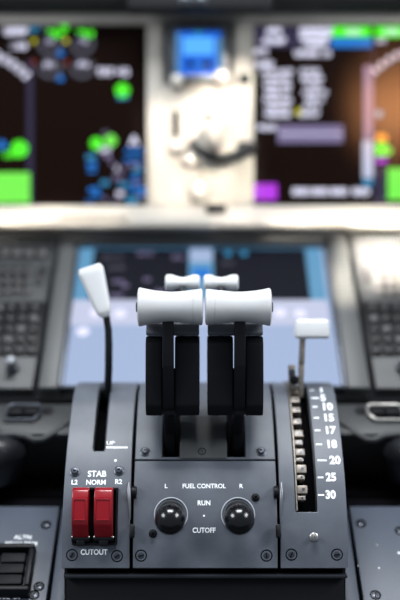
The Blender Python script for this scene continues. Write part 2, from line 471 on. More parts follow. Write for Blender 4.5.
# ---- right plate: flap gate
R0, R1 = .0757, .1430
fs_ = (.0915, .1135, Q(300, 512)[1], STOT-.03)
mb = MB(); curved_plate(mb, R0, R1, 0, STOT, TH, M['plate'], [fs_]); fl = mb.build('flap_plate', hs, bev=.0007)
mb = MB(); curved_plate(mb, R0+.002, R1-.002, 0, .004, .012, M['edge'], h=-TH-.0006); mb.build('lip', fl)
for a, b in ((291.5, 554.5), (337, 554.5)): screw_sunk(fl, a, b)
screw_dome(fl, 314, 537, .0030, .006, m='metal')
rows = [('1', 390.5, 4), ('5', 398.2, 8), ('10', 407, 5), ('15', 418, 5), ('17', 430.5, 6), ('18', 444.5, 6), ('20', 460.5, 9), ('25', 477.5, 5.5), ('30', 495, 6)]
items = []
for t, py, bw in rows:
    e = (py-390)/105.0
    xt = 322+12.5*e**.7 + (1.5 if len(t) == 2 else -1)
    if t == '20': xt = 335
    if t == '25': xt = 331
    if t == '30': xt = 330.5
    f = 1+0.25*(1-e)
    items.append((t, xt, py, .0115*f, .0005, .90))
    items.append(('bar', {'1': 312, '5': 315, '10': 315, '15': 316.5, '17': 317.5, '18': 319, '20': 322, '25': 320.5, '30': 321}[t], py, bw*.00105, .0017*f))
legend(fl, items)
# detent gate: metal comb along the left side of the slot
mb = MB(); curved_plate(mb, .0920, .0936, fs_[2]+.001, STOT-.05, .012, M['gate'], h=.0012); mb.build('gate_rail', fl, bev=.0003)
for k, (py, ln, w) in enumerate(((385.5, 7, 10), (392.5, 6, 10), (401, 7, 10.5), (411, 7, 10.5), (422.5, 7.5, 10), (434.5, 9, 11), (443.5, 7, 9.5), (453, 9, 11), (460.5, 5, 9), (469.5, 11, 11.5), (478, 6, 9), (490, 11, 11.5), (498.5, 6, 9))):
    x, s = Q(300, py); s2 = Q(300, py-ln/2*.74)[1]; s1 = Q(300, py+ln/2*.74)[1]
    w = w*.88/1000; mb = MB()
    T = QT(.0938+w/2, (s1+s2)/2, -.0005); L = s2-s1
    mb.box((0, 0, 0), (w, L, .006), M['gate'], bev=.0007)
    mb.box((w*.18, 0, -.006), (w*.6, L*.8, .008), M['gate'], bev=.0006)
    mb.cyl((w*.1, 0, .0031), min(.0016, L*.25), .0006, M['dmet'], seg=12)
    mb.build('detent_tooth', fl, T)
mb = MB(); curved_plate(mb, .1118, .1133, fs_[2]+.001, STOT-.05, .014, M['black'], h=-.0004); mb.build('slot_lining', fl)
mb = MB(); curved_plate(mb, .0920, .1130, fs_[2]+.001, STOT-.05, .001, M['void'], h=-.024); mb.build('slot_floor', fl)

# ================================================================== levers
# thrust levers: quadrant coordinates y up, z towards the pilots
def qpt(px, py, z):
    d = 1-z; return Vector(((px-200)/F*d+CAM.x, (300-py)/F*d+.265, z))
def thrust_lever(side, label):
    # side -1 left, +1 right ; built about x of the arm
    xa = qpt(168.5 if side < 0 else 239.5, 400, 0).x
    t = thing('thrust_lever', QM @ tr(xa, .10, -.05), label, 'lever', 'pair of thrust levers')
    B = tr(-xa, -.10, .05)
    z = .012
    pL = qpt(138 if side < 0 else 205.3, 307, z); pR = qpt(202.8 if side < 0 else 271, 307, z)
    W = pR.x-pL.x; cx = (pL.x+pR.x)/2; cy = pL.y
    # spool grip; outer end is at -side
    def spool(a0, a1, inner):
        out = []
        n = 22
        for k in range(n+1):
            u = k/n; q = (u-.52)/.52
            r = .0152+.0042*abs(q)**1.9
            iu = u if side < 0 else 1-u
            if iu > .80: r = max(r if iu > 2 else 0, .0152+.0042*abs((.80-.52)/.52)**1.9+.0016*(iu-.8)/.2)
            out.append((r, (u-.5)))
        return out
    pr = spool(0, 1, 0)
    full = [(0, -.5), (pr[0][0]-.0030, -.5), (pr[0][0]-.0009, -.492), (pr[0][0], -.475)] + [(r, z_*.93) for r, z_ in pr] + [(pr[-1][0], .475), (pr[-1][0]-.0009, .492), (pr[-1][0]-.0030, .5), (0, .5)]
    mb = MB()
    mb.lathe([(r, z_*W) for r, z_ in full], M['white'], B @ tr(cx, cy, z) @ roty(PI/2) @ rotz(0), 48, sx=.92, sy=1.0)
    mb.build('grip', t, smooth=50)
    inx = cx-side*(W/2-.0095)
    mb = MB(); mb.lathe([(.0150, -.0006), (.0172, -.0004), (.0174, 0), (.0172, .0004), (.0150, .0006)], M['seamg'], B @ tr(inx, cy, z) @ roty(PI/2), 48, sx=.92)
    mb.build('grip_seam', t)
    ex = cx+side*(W/2+.0006)
    mb = MB(); mb.cyl((0, 0, 0), .0050, .0026, M['black'], rot=roty(PI/2), bev=.0005)
    mb.build('end_button', t, B @ tr(ex, cy, z))
    # arm
    w = .0108
    mb = MB()
    mb.prism([(.250, .018), (.252, .004), (.19, -.008), (.13, -.070), (.085, -.090), (.085, -.062), (.104, -.048), (.125, -.040), (.145, -.020), (.158, .002), (.20, .0135)], xa-w/2, xa+w/2, M['black'], bev=.0010)
    bmesh.ops.transform(mb.bm, matrix=B, verts=list(mb.bm.verts))
    mb.build('arm', t, smooth=40)
    # cover block: two cheeks, bridge below, cap above
    b0 = qpt(145.5 if side < 0 else 207.5, 370, 0).x; b1 = qpt(199.5 if side < 0 else 263.5, 370, 0).x
    g0, g1 = xa-w/2-.0009, xa+w/2+.0009
    side_prof = [(.1490, -.004), (.1480, -.012), (.160, -.030), (.186, -.062), (.200, -.066), (.228, -.052), (.2285, -.006), (.222, .0005), (.190, .0025), (.160, .0010)]
    for (xa0, xb0) in ((b0, g0), (g1, b1)):
        mb = MB(); mb.prism(side_prof, xa0, xb0, M['black'], bev=.0016)
        bmesh.ops.transform(mb.bm, matrix=B, verts=list(mb.bm.verts)); mb.build('cheek', t, smooth=40)
    mb = MB(); mb.prism([(.1500, -.0145), (.1500, -.004), (.196, -.0030), (.196, -.0145)], g0-.002, g1+.002, M['black'])
    bmesh.ops.transform(mb.bm, matrix=B, verts=list(mb.bm.verts)); mb.build('bridge', t)
    mb = MB(); mb.prism([(.2292, -.050), (.2292, -.002), (.2325, .0005), (.2405, -.0050), (.2435, -.016), (.2435, -.040), (.240, -.050)], b0+.0005, b1-.0005, M['cap'], bev=.0012)
    for k in range(4): mb.box(((b0+b1)/2, .2428-k*.0001, -.014-.008*k), ((b1-b0)*.86, .0020, .0022), M['cap'], bev=.0006)
    bmesh.ops.transform(mb.bm, matrix=B, verts=list(mb.bm.verts)); mb.build('cap', t, smooth=40)
    # reverse lever standing behind
    rx = qpt(182.5 if side < 0 else 221, 282, -.09).x
    mb = MB()
    rp = qpt(182, 282.5, -.09)
    WW = .038
    mb.lathe([(0, -WW/2), (.006, -WW/2), (.0085, -WW*.46), (.0088, -WW*.32), (.0062, -WW*.12), (.0055, 0), (.0062, WW*.12), (.0088, WW*.32), (.0085, WW*.46), (.006, WW/2), (0, WW/2)], M['whiteb'], B @ tr(rx, rp.y, -.09) @ roty(PI/2), 32)  # brighter white stands in for the light these grips catch
    mb.build('reverse_grip', t, smooth=50)
    mb = MB(); mb.prism([(rp.y-.004, -.094), (rp.y-.004, -.086), (.240, -.070), (.215, -.058), (.190, -.052), (.190, -.062), (.215, -.068), (.235, -.080)], rx-.003, rx+.003, M['black'], bev=.0006)
    bmesh.ops.transform(mb.bm, matrix=B, verts=list(mb.bm.verts)); mb.build('reverse_arm', t, smooth=40)
    return t
thrust_lever(-1, 'left thrust lever with a white spool grip over a black cover block')
thrust_lever(1, 'right thrust lever with a white spool grip over a black cover block')

# speedbrake lever
zb = -.095
base = qpt(107, 392, zb)
t = thing('speedbrake_lever', QM @ tr(base.x, base.y-.02, zb), 'leaning speedbrake lever with a tapered white paddle on a black stalk', 'lever')
B = tr(-base.x, -(base.y-.02), -zb)
P_ = [qpt(108, 412, zb-.02), qpt(107.5, 395, zb-.008), qpt(108.6, 370, zb), qpt(108.8, 345, zb), qpt(108.4, 330, zb), qpt(105.8, 313, zb)]
mb = MB(); mb.tube(P_, [.0036, .0038, .0038, .0038, .0036, .0034], M['black'], 14, sx=1.1)
bmesh.ops.transform(mb.bm, matrix=B, verts=list(mb.bm.verts)); mb.build('stalk', t, smooth=50)
mb = MB()
a = qpt(105.6, 317, zb); b = qpt(89.5, 266.5, zb)
ax = (b-a); L = ax.length; ang = math.atan2(-ax.x, ax.y)
pts = []
def paddle(u): return .0078+(.0162-.0078)*(u**.9)
prev = None
secs = 14; ring = []
for k in range(secs+1):
    u = k/secs; w = paddle(u); th = .0070+.0015*u
    e = 1.0
    if k == 0: e = .55
    if k == secs: e = .80
    if k == secs-1: e = .97; 
    if k == 1: e = .92
    uu = u if 0 < k < secs else u
    rr = []
    for j in range(24):
        q = 2*PI*j/24; c, s = math.cos(q), math.sin(q); p = .55
        rr.append(mb.bm.verts.new((math.copysign(abs(c)**p, c)*w*e*.93, uu*L, math.copysign(abs(s)**p, s)*th*e)))
    ring.append(rr)
fs = []
for r0, r1 in zip(ring, ring[1:]):
    for j in range(24): fs.append(mb.bm.faces.new([r0[j], r0[(j+1) % 24], r1[(j+1) % 24], r1[j]]))
fs.append(mb.bm.faces.new(ring[0][::-1])); fs.append(mb.bm.faces.new(ring[-1]))
mb._fin([v for r in ring for v in r], fs, B @ tr(a.x, a.y, a.z) @ rotz(ang), M['whiteb'])
mb.build('paddle_grip', t, smooth=50)

# flap lever
zf = -.10
base = qpt(301, 392, zf)
t = thing('flap_lever', QM @ tr(base.x, base.y-.02, zf), 'flap lever with a flat white rectangular knob on a bare metal stem', 'lever')
B = tr(-base.x, -(base.y-.02), -zf)
mb = MB()
x0 = qpt(294, 319, zf); x1 = qpt(329.5, 338.5, zf)
mb.box(B @ Vector(((x0.x+x1.x)/2, (x0.y+x1.y)/2, zf)), (x1.x-x0.x, x0.y-x1.y, .020), M['whiteb'], bev=.0042, seg=4, taper=.93)
mb.build('knob', t, smooth=60)
def bar(mb, pts, w, dpt, m):
    for p, q in zip(pts, pts[1:]):
        v = q-p; an = math.atan2(-v.x, v.y)
        mb.box(B @ ((p+q)/2), (w, v.length+w*.3, dpt), m, bev=.0008, rot=rotz(an))
mb = MB(); bar(mb, [qpt(302.5, 338, zf), qpt(301.5, 362, zf), qpt(300, 396, zf-.003)], .0060, .010, M['gate']); mb.build('stem', t)
tag(t.children[-1], 'worn brownish metal stem')
mb = MB()
bar(mb, [qpt(291.5, 366, zf+.004), qpt(292.5, 388, zf+.004)], .0075, .010, M['gate'])
c = qpt(292, 372, zf+.010); mb.cyl(B @ c, .0035, .003, M['dmet'], bev=.0005)
c = qpt(294.5, 380, zf+.010); mb.cyl(B @ c, .0048, .004, M['black'], bev=.0005)
mb.build('detent_roller', t)

# ================================================================== flight deck panels
FA = Frame(235, 1.38, 0, 1.38)            # upright main panel
FB = Frame(388, 1.19, 240, 1.38)          # sloping lower panel
FE = Frame(432, 1.13, 389, 1.19)          # shelf below it
FD = Frame(640, .995, 503, 1.13)          # pedestal side plates

def fbox(mb, fr, px0, py0, px1, py1, z0, z1, m, bev=0.0):
    cx, cy, w, h = fr.rect(px0, py0, px1, py1, (z0+z1)/2)
    mb.box((cx, cy, (z0+z1)/2), (w, h, z1-z0), m, bev=bev)

# --- main instrument panel
ip = thing('instrument_panel', FA.M, 'upright pale grey instrument panel around the upper screens', 'instrument panel')
mb = MB(); fbox(mb, FA, -220, -30, 620, 232, -.060, -.012, M['panel']); mb.build('backing', ip)
mb = MB(); fbox(mb, FA, -220, 9, 620, 22.5, -.012, .006, M['panel'], .003); mb.build('upper_rail', ip)
mb = MB(); fbox(mb, FA, 148.5, 22.5, 163, 206, -.012, .004, M['panel'], .002); mb.build('mullion', ip)
mb = MB(); fbox(mb, FA, 234, 22.5, 251.5, 206, -.012, .004, M['panel'], .002); mb.build('mullion', ip)
mb = MB(); fbox(mb, FA, 163, 84, 234, 206, -.012, .001, M['panel'], .002); mb.build('centre_plate', ip)
mb = MB()
mb.prism([(FA.at(0, 207)[1], -.05), (FA.at(0, 207)[1], .008), (FA.at(0, 222)[1], .036), (FA.at(0, 229)[1], .036), (FA.at(0, 231)[1], .020), (FA.at(0, 236)[1], -.03)], -.56, .56, M['panel'], bev=.002)
mb.build('ledge', ip, smooth=40)
mb = MB()
fbox(mb, FA, 60, 213, 128, 219.5, .02, .040, M['panel'], .003); mb.build('ledge_trim', ip); mb = MB()
fbox(mb, FA, 206, 205, 226, 214, .004, .030, M['matte'], .003)
mb.build('ledge_trim', ip)

# glareshield over the top
gs = thing('glareshield', FA.M, 'black glareshield edge overhanging the top of the instrument panel', 'glareshield')
mb = MB(); y0 = FA.at(0, 9, .03)[1]
mb.prism([(y0, -.04), (y0+.002, .030), (y0+.012, .045), (y0+.055, .050), (y0+.075, .02), (y0+.10, -.25), (y0+.07, -.25)], -.60, .60, M['shield'], bev=.004); mb.build('hood', gs, smooth=40)
mb = MB(); fbox(mb, FA, 128, -6, 272, 12.5, .036, .062, M['matte'], .004); fbox(mb, FA, 180, -2, 190, 6, .06, .068, M['dmet'], .002); fbox(mb, FA, 196, -2, 206, 6, .06, .068, M['dmet'], .002); mb.build('control_strip', gs)

# --- a display unit: bezel with an opening, glass, picture
def ring(mb, x0, y0, x1, y1, t, z0, z1, m, bev=.0015):
    for (a, b, c, d) in ((x0-t, y1, x1+t, y1+t), (x0-t, y0-t, x1+t, y0), (x0-t, y0, x0, y1), (x1, y0, x1+t, y1)):
        mb.box(((a+c)/2, (b+d)/2, (z0+z1)/2), (c-a, d-b, z1-z0), m, bev=bev)
class Screen:
    """picture elements on one glass; pixel rects on plane fr at height h"""
    def __init__(s, fr, h): s.fr = fr; s.h = h; s.mb = MB(); s.k = 0
    def q(s, px, py): return s.fr.at(px, py, s.h)
    def lay(s): s.k += 1; return s.h+.00004*(1+s.k % 40)
    def rect(s, a, b, c, d, m):
        x0, y0 = s.q(a, d); x1, y1 = s.q(c, b)
        s.mb.poly([(x0, y0), (x1, y0), (x1, y1), (x0, y1)], M[m], tr(0, 0, s.lay()))
    def quad(s, pts, m): s.mb.poly([s.q(*p) for p in pts], M[m], tr(0, 0, s.lay()))
    def disc(s, px, py, r, m, n=20):
        x, y = s.q(px, py); k = r/F*1.38
        s.mb.poly([(x+k*math.cos(2*PI*i/n), y+k*math.sin(2*PI*i/n)) for i in range(n)], M[m], tr(0, 0, s.lay()))
    def arc(s, px, py, r0, r1, a0, a1, m, n=24):
        x, y = s.q(px, py); z = s.lay(); k = 1.38/F
        for i in range(n):
            u, v = math.radians(a0+(a1-a0)*i/n), math.radians(a0+(a1-a0)*(i+1)/n)
            s.mb.poly([(x+r*k*math.cos(q), y+r*k*math.sin(q)) for r, q in ((r0, u), (r1, u), (r1, v), (r0, v))], M[m], tr(0, 0, z))
    def text(s, t, px, py, hpx, m, bold=.0004, sx=1.0):
        x, y = s.q(px, py); s.mb.text(t, hpx/F*1.38*1.35, M[m], tr(x, y, s.lay()), bold, 0.0, sx)
    def build(s, root): 
        return s.mb.build('screen_image', root, smooth=0)

def display(name, fr, a, b, c, d, label, bez, h0=-.004, t=.006, glass='glass', h1=.006):
    root = thing(name, fr.M, label, 'display screen')
    x0, y0 = fr.at(a, d, h0); x1, y1 = fr.at(c, b, h0)
    mb = MB(); ring(mb, x0, y0, x1, y1, t, h0-.004, h1, bez); mb.build('bezel', root)
    mb = MB(); mb.box(((x0+x1)/2, (y0+y1)/2, h0-.006), (x1-x0, y1-y0, .0115), M[glass]); mb.build('screen_glass', root)
    return root, Screen(fr, h0)

# left display: primary flight display edge and engine page
dl, S = display('flight_display', FA, -112, 25.5, 147, 206, 'wide black screen at upper left with green blocks and blue graphics', M['panel'])
S.rect(27, 60, 33, 204, 'e_dl'); 
S.arc(-38, 140, 89, 94, 46, 75, 'e_gr', 20)
for k in range(5): S.arc(-38, 140, 87, 96, 44+k*5.5, 46.5+k*5.5, 'e_w', 2)
S.text('LNAV', 16, 31.5, 6.5, 'e_w', .0012); S.text('1013', 19, 46.5, 6.0, 'e_w', .0009)
S.rect(9, 44, 17, 48, 'e_gr')
S.text('A/T', 34, 30, 5, 'e_c', .0006); S.text('N1', 46, 28, 4.0, 'e_gr', .0005)
S.text('98.6', 56, 34, 7.0, 'e_g', .0012); S.text('98', 64, 28.5, 5.5, 'e_g', .0008); S.text('98.4', 85.5, 34, 6.8, 'e_g', .001)
for cx in (46, 78): 
    for cy in (41, 64):
        S.arc(cx+4, cy+2, 9.5, 12.8, 180, 385, 'e_gr', 22)
        S.disc(cx+3, cy, 5.5, 'e_dl'); S.arc(cx+3, cy, 5.2, 6.2, 0, 360, 'e_gr', 22)
for x, y in ((34, 41), (66, 41)): S.disc(x, y, 2.6, 'e_y')
for x, y in ((34, 62.5), (67, 62.5)): S.disc(x, y, 2.6, 'e_r')
for y in (53, 78): S.quad([(60.5, y-4.5), (65, y+3), (56, y+3)], 'e_b')
S.text('50.1', 50, 65, 5, 'e_w', .0004); S.text('49.8', 83, 65, 5, 'e_w', .0004); S.text('2.0', 50, 42, 4.2, 'e_w', .0002); S.text('2.0', 84, 42, 4.2, 'e_w', .0002)
S.text('TAT +12', 113, 72.5, 7.0, 'e_w', .0009, .9)
S.disc(122.5, 90.5, 7.0, 'e_g'); S.rect(117, 96, 128, 99, 'e_c')
S.disc(2, 145, 4.5, 'e_b'); S.disc(19.5, 149, 8.5, 'e_g'); S.text('320', 9, 155, 5.5, 'e_g', .0006)
S.rect(-30, 172.5, 30, 203, 'e_lg')
S.disc(96.5, 143.5, 6.2, 'e_g'); S.disc(110.5, 140.5, 6.2, 'e_lg'); S.disc(105.5, 133.5, 3.5, 'e_gr'); 
for k, (x, y) in enumerate(((105, 150), (107, 156), (112, 163), (117, 169), (124, 168), (118, 178), (120, 194), (116, 201), (105, 199))): S.text(('OO', '88', '0', '3', '8')[k % 5], x, y, 5.0, 'e_l' if k % 3 else 'e_w', .0006)
for k, (x, y, w, h) in enumerate(((91, 157, 9, 5), (92, 165, 9, 5), (92, 171, 8, 3), (105, 183, 8, 5), (94, 190, 10, 5), (97, 195, 9, 3), (124, 185, 10, 4), (134, 151, 18, 3.5), (133, 160, 18, 3), (138, 170, 10, 4), (135, 178, 9, 4), (137, 189, 16, 4.5), (132, 200, 12, 6), (142, 194, 7, 4), (90, 201, 8, 2))):
    S.rect(x-w/2, y-h/2, x+w/2, y+h/2, 'e_b' if k % 3 else 'e_c')
S.text('A', 134, 141, 9, 'e_w', .0012); S.text('FMC', 136, 166, 4.5, 'e_l', .0004); S.text('ACT', 138, 183, 4.0, 'e_l', .0004); S.text('48', 140, 197, 4.5, 'e_l', .0004)
S.build(dl)

# right display: message page and a second flight page
dr, S = display('flight_display', FA, 253.5, 25.5, 512, 206, 'wide black screen at upper right with rows of white text and a violet box', M['panel'])
S.rect(255, 27, 331, 48, 'e_dl'); S.rect(331, 38, 372, 47.5, 'e_b')
S.rect(332, 27, 371, 37, 'e_g'); S.rect(375, 27, 430, 37, 'e_g'); S.text('ELEC', 354, 32, 5, 'e_w', .0004); S.text('FUEL', 392, 32, 5, 'e_w', .0004)
S.text('MSG', 274, 31.5, 5.5, 'e_w', .0010); S.text('ACARS', 274, 41, 5.5, 'e_w', .0010)
S.text('COMPANY', 316, 30.5, 5, 'e_w', .0010); S.text('MANAGER', 316, 37, 5, 'e_w', .0010); S.text('REVIEW', 315, 44.5, 5, 'e_w', .0010)
S.text('ATC', 261, 52, 5, 'e_w', .0008); S.text('UPLINK  1/1', 313, 54, 5.5, 'e_w', .0009, .95); S.text('1245Z', 264, 64.5, 5, 'e_w', .0009)
for k, w in enumerate(('ALTN NOW', 'DIVERTED', 'WIND DIR', 'SPEED KT', 'TURBULEN', 'CEILINGS', 'PRESSURE')): S.text(w, 277.5, 72+k*7.2, 4.8, 'e_w', .0006, .90)
for k, w in enumerate(('CLOUD', 'BROKEN', 'FL 350', 'CLIMB TO', 'KJFK 31', 'FL 390', 'REPORT')): S.text(w, (310, 312, 313, 315, 315, 311, 309)[k], 71.5+k*7.2, 4.8, 'e_w', .0006, .86)
S.disc(298, 112, 3.5, 'e_y')
S.text('FROM', 267, 128, 5, 'e_w', .0007); S.rect(277.5, 125, 343, 143, 'e_l'); S.rect(279, 133.5, 342, 134.5, 'e_w')
S.rect(254.5, 184, 277, 200, 'e_m')
for x in (301, 320, 339, 361): S.text('SND', x, 192, 6.2, 'e_w', .0010)
S.rect(255, 196, 370, 205, 'e_dl') if False else None
S.rect(363.5, 66, 372.5, 140, 'e_l'); S.rect(362.5, 141, 373, 178, 'e_mist'); S.rect(363, 179, 373, 186, 'e_c')
S.rect(372.5, 40, 374, 204, 'e_dl'); S.build(dr); S = Screen(FA, -.004); S.text('GPS', 381, 41, 4, 'e_w', .0004)
S.arc(438, 138, 90, 94, 108, 137, 'e_gr', 16)
for k in range(5): S.arc(438, 138, 89, 96, 110+k*5.5, 112+k*5.5, 'e_w', 2)
S.disc(379, 114, 3.8, 'e_c'); S.rect(376, 134, 387, 141, 'e_o'); S.rect(375.5, 143, 387, 156, 'e_g'); S.disc(388, 151, 4, 'e_lg'); S.rect(376, 158, 387, 163, 'e_m')
S.rect(376, 167, 386, 202, 'e_dl'); S.rect(387.5, 168, 440, 200, 'e_lg')
S.build(dr)

# standby display in the middle
ds, S = display('standby_display', FA, 175.5, 31.5, 221.5, 76, 'small square blue screen at top centre of the panel', M['dmet'], h0=.008, t=.008, h1=.016)
x0, y0 = FA.at(165, 84.5, -.004); x1, y1 = FA.at(233, 24, -.004)
mb = MB(); mb.box(((x0+x1)/2, (y0+y1)/2, -.004), (x1-x0, y1-y0, .008), M['bezel'], bev=.002); mb.build('surround', ds)
S.rect(176, 32, 221, 75.5, 'e_std'); S.rect(183, 37, 214, 55, 'e_stl'); S.rect(187, 61, 194, 67, 'e_k'); S.rect(203, 61, 211, 67, 'e_k'); S.rect(196, 61, 201, 67, 'e_b'); S.text('310', 198, 33.5, 3.0, 'e_g', 0); S.rect(176.5, 33, 180, 74, 'e_sky'); S.rect(217, 38, 221, 74, 'e_sky')
S.build(ds)
mb = MB()
for (a, b) in ((184, 26.5), (198, 26), (212, 26.5)):
    x, y = FA.at(a, b, .008); mb.box((x, y, .009), (.009, .004, .018), M['matte'], bev=.001)
mb.build('button_row', ds)

# landing gear lever and knobs below it
gl = thing('landing_gear_lever', FA.M @ tr(*FA.at(222, 150), 0), 'landing gear lever with pale wheel knob and curved black arm, below small blue screen', 'lever')
ox, oy = FA.at(222, 150)
def A3(px, py, h): x, y = FA.at(px, py, h); return Vector((x-ox, y-oy, h))
mb = MB(); mb.tube([A3(190, 141, .018), A3(198, 150, .024), A3(210, 157, .030), A3(222, 159, .030), A3(236, 156, .026), A3(249, 149, .018)], [.004, .006, .0085, .0095, .0085, .007], M['black'], 14); mb.build('arm', gl, smooth=50)
mb = MB(); mb.box(A3(246, 148.5, .008), (.026, .018, .012), M['black'], bev=.003); mb.build('pivot_block', gl)
c = A3(216, 134, .036); mb = MB(); mb.lathe([(0, -.014), (.012, -.014), (.021, -.008), (.023, 0), (.021, .008), (.012, .014), (0, .014)], M['panel'], tr(*c) @ roty(PI/2*.8), 28); mb.build('wheel_knob', gl, smooth=50)
sp_ = thing('gear_slot_plate', FA.M @ tr(*FA.at(176, 124), 0), 'pale slot plate with a narrow black slot left of the gear lever', 'panel')
mb = MB(); mb.box((0, 0, .003), (.012, .038, .006), M['panel'], bev=.0012); mb.build('plate', sp_)
mb = MB(); mb.box((0, 0, .0064), (.0085, .034, .0014), M['void']); mb.build('slot', sp_)  # black slab on the plate stands in for a shaded recess
def round_knob(px, py, r, label, hgt=.018):
    x, y = FA.at(px, py, .01); t = thing('rotary_knob', FA.M @ tr(x, y, .001), label, 'knob', 'round knobs on the centre panel'); k = 1.38/F
    mb = MB(); mb.cyl((0, 0, .001), r*k*1.15, .003, M['bezel'], bev=.0006); mb.build('skirt', t)
    mb = MB(); mb.cyl((0, 0, hgt/2), r*k, hgt, M['panel'], r2=r*k*.86, bev=.002); mb.build('cap', t)
    mb = MB(); mb.box((0, r*k*.4, hgt+.0002), (.0016, r*k*.7, .0006), M['paint']); mb.build('pointer_line', t)
round_knob(176, 147, 7.5, 'round pale knob at the foot of the narrow black slot')
round_knob(222, 77, 8.5, 'round pale knob at the lower right corner of the small blue screen')
round_knob(190, 160, 7, 'round pale knob left of the curved black gear arm')
round_knob(199, 191, 10, 'largest round pale knob, low on the centre panel near the ledge')
round_knob(177, 81, 7, 'round pale knob at the lower left corner of the small blue screen')
mb = MB(); fbox(mb, FA, 239, 74, 250, 84, .002, .012, M['matte'], .002); tag(mb.build('switch_block', None, FA.M), 'small dark switch block right of the small blue screen', 'switch')
mb = MB(); fbox(mb, FA, 203, 114, 213, 118, .001, .006, M['bezel'], .001); tag(mb.build('indicator_light', None, FA.M), 'small grey indicator light above the pale wheel knob', 'light')

# --- lower sloping panel
lp = ip; LT = FA.M.inverted() @ FB.M
tl, tb = FB.at(78, 247), FB.at(62, 385)
def fbox_loc(mb, x0, x1, y0, y1, z0, z1, m, bev=0.0):
    mb.box(((x0+x1)/2, (y0+y1)/2, (z0+z1)/2), (x1-x0, y1-y0, z1-z0), m, bev=bev)
YB = FB.at(200, 386.5)[1]; YT = FB.at(200, 246)[1]; PT = FB.at(200, 236)[1]
XS = FB.at(343, 385)[0]; XSL = FB.at(62, 385)[0]
XO = .1955
fbox_loc_args = []
mb = MB(); fbox_loc(mb, -.197, .197, -.005, PT, -.03, -.012, M['bezel']); mb.build('lower_backing', lp, LT)
mb = MB(); fbox_loc(mb, -.197, XSL-.004, -.004, PT, -.012, .006, M['bezel'], .003); mb.build('side_frame', lp, LT)
mb = MB(); fbox_loc(mb, XS+.004, .197, -.004, PT, -.012, .006, M['bezel'], .003); mb.build('side_frame', lp, LT)
mb = MB(); fbox_loc(mb, XSL-.004, XS+.004, YT+.004, PT, -.012, .006, M['bezel'], .003); mb.build('top_frame', lp, LT)
dc = thing('lower_display', FB.M, 'large pale blue screen below the panel, behind the thrust levers', 'display screen')
mb = MB(); ring(mb, XSL, YB, XS, YT, .0035, -.010, .003, M['dmet'], .001); mb.build('bezel', dc)
mb = MB(); fbox_loc(mb, XSL, XS, YB, YT, -.010, -.004, M['glass']); mb.build('screen_glass', dc)
S = Screen(FB, -.004)
def lx(px, py): return FB.at(px, py, -.004)
def lrect(x0, py0, x1, py1, m):
    """rect with x given as pixel at the top line y=250"""
    a = lx(x0, 250)[0]; b = lx(x1, 250)[0]; y0 = lx(200, py1)[1]; y1 = lx(200, py0)[1]
    S.mb.poly([(a, y0), (b, y0), (b, y1), (a, y1)], M[m], tr(0, 0, S.lay()))
S.mb.poly([(XSL+.001, YB+.001), (XS-.001, YB+.001), (XS-.001, YT-.001), (XSL+.001, YT-.001)], M['e_pale'], tr(0, 0, S.lay()))
lrect(78, 248, 321, 304, 'e_sky'); lrect(94, 249, 189, 306, 'e_k'); lrect(213, 249, 305, 305, 'e_k'); lrect(190, 249, 212, 262, 'e_pale')
lrect(79, 300, 320, 325, 'e_mist'); lrect(192, 268, 210, 280, 'e_b')
for a, b, w in ((112, 258, 'UTC 12'), (145, 254, 'FLT 8'), (116, 268, 'DATE'), (118, 282, 'RTE'), (147, 280, '00'), (172, 280, '88'), (117, 296, 'OUT'), (160, 292, 'ON'), (178, 258, 'ETA'), (125, 286, '08'), (150, 300, 'IN')): S.text(w, a, b, 4.6, 'e_gr' if w in ('DATE', 'UTC 12') else 'e_l', .0005)
for a, b in ((96, 313), (120, 314), (83, 332), (280, 313), (262, 318), (300, 314)): S.disc(a, b, 6, 'e_w')
for a in (228, 244): S.disc(a, 254, 3.6, 'e_c')
S.text('STAT', 228, 264, 4, 'e_gr', .0004)
S.build(dc)

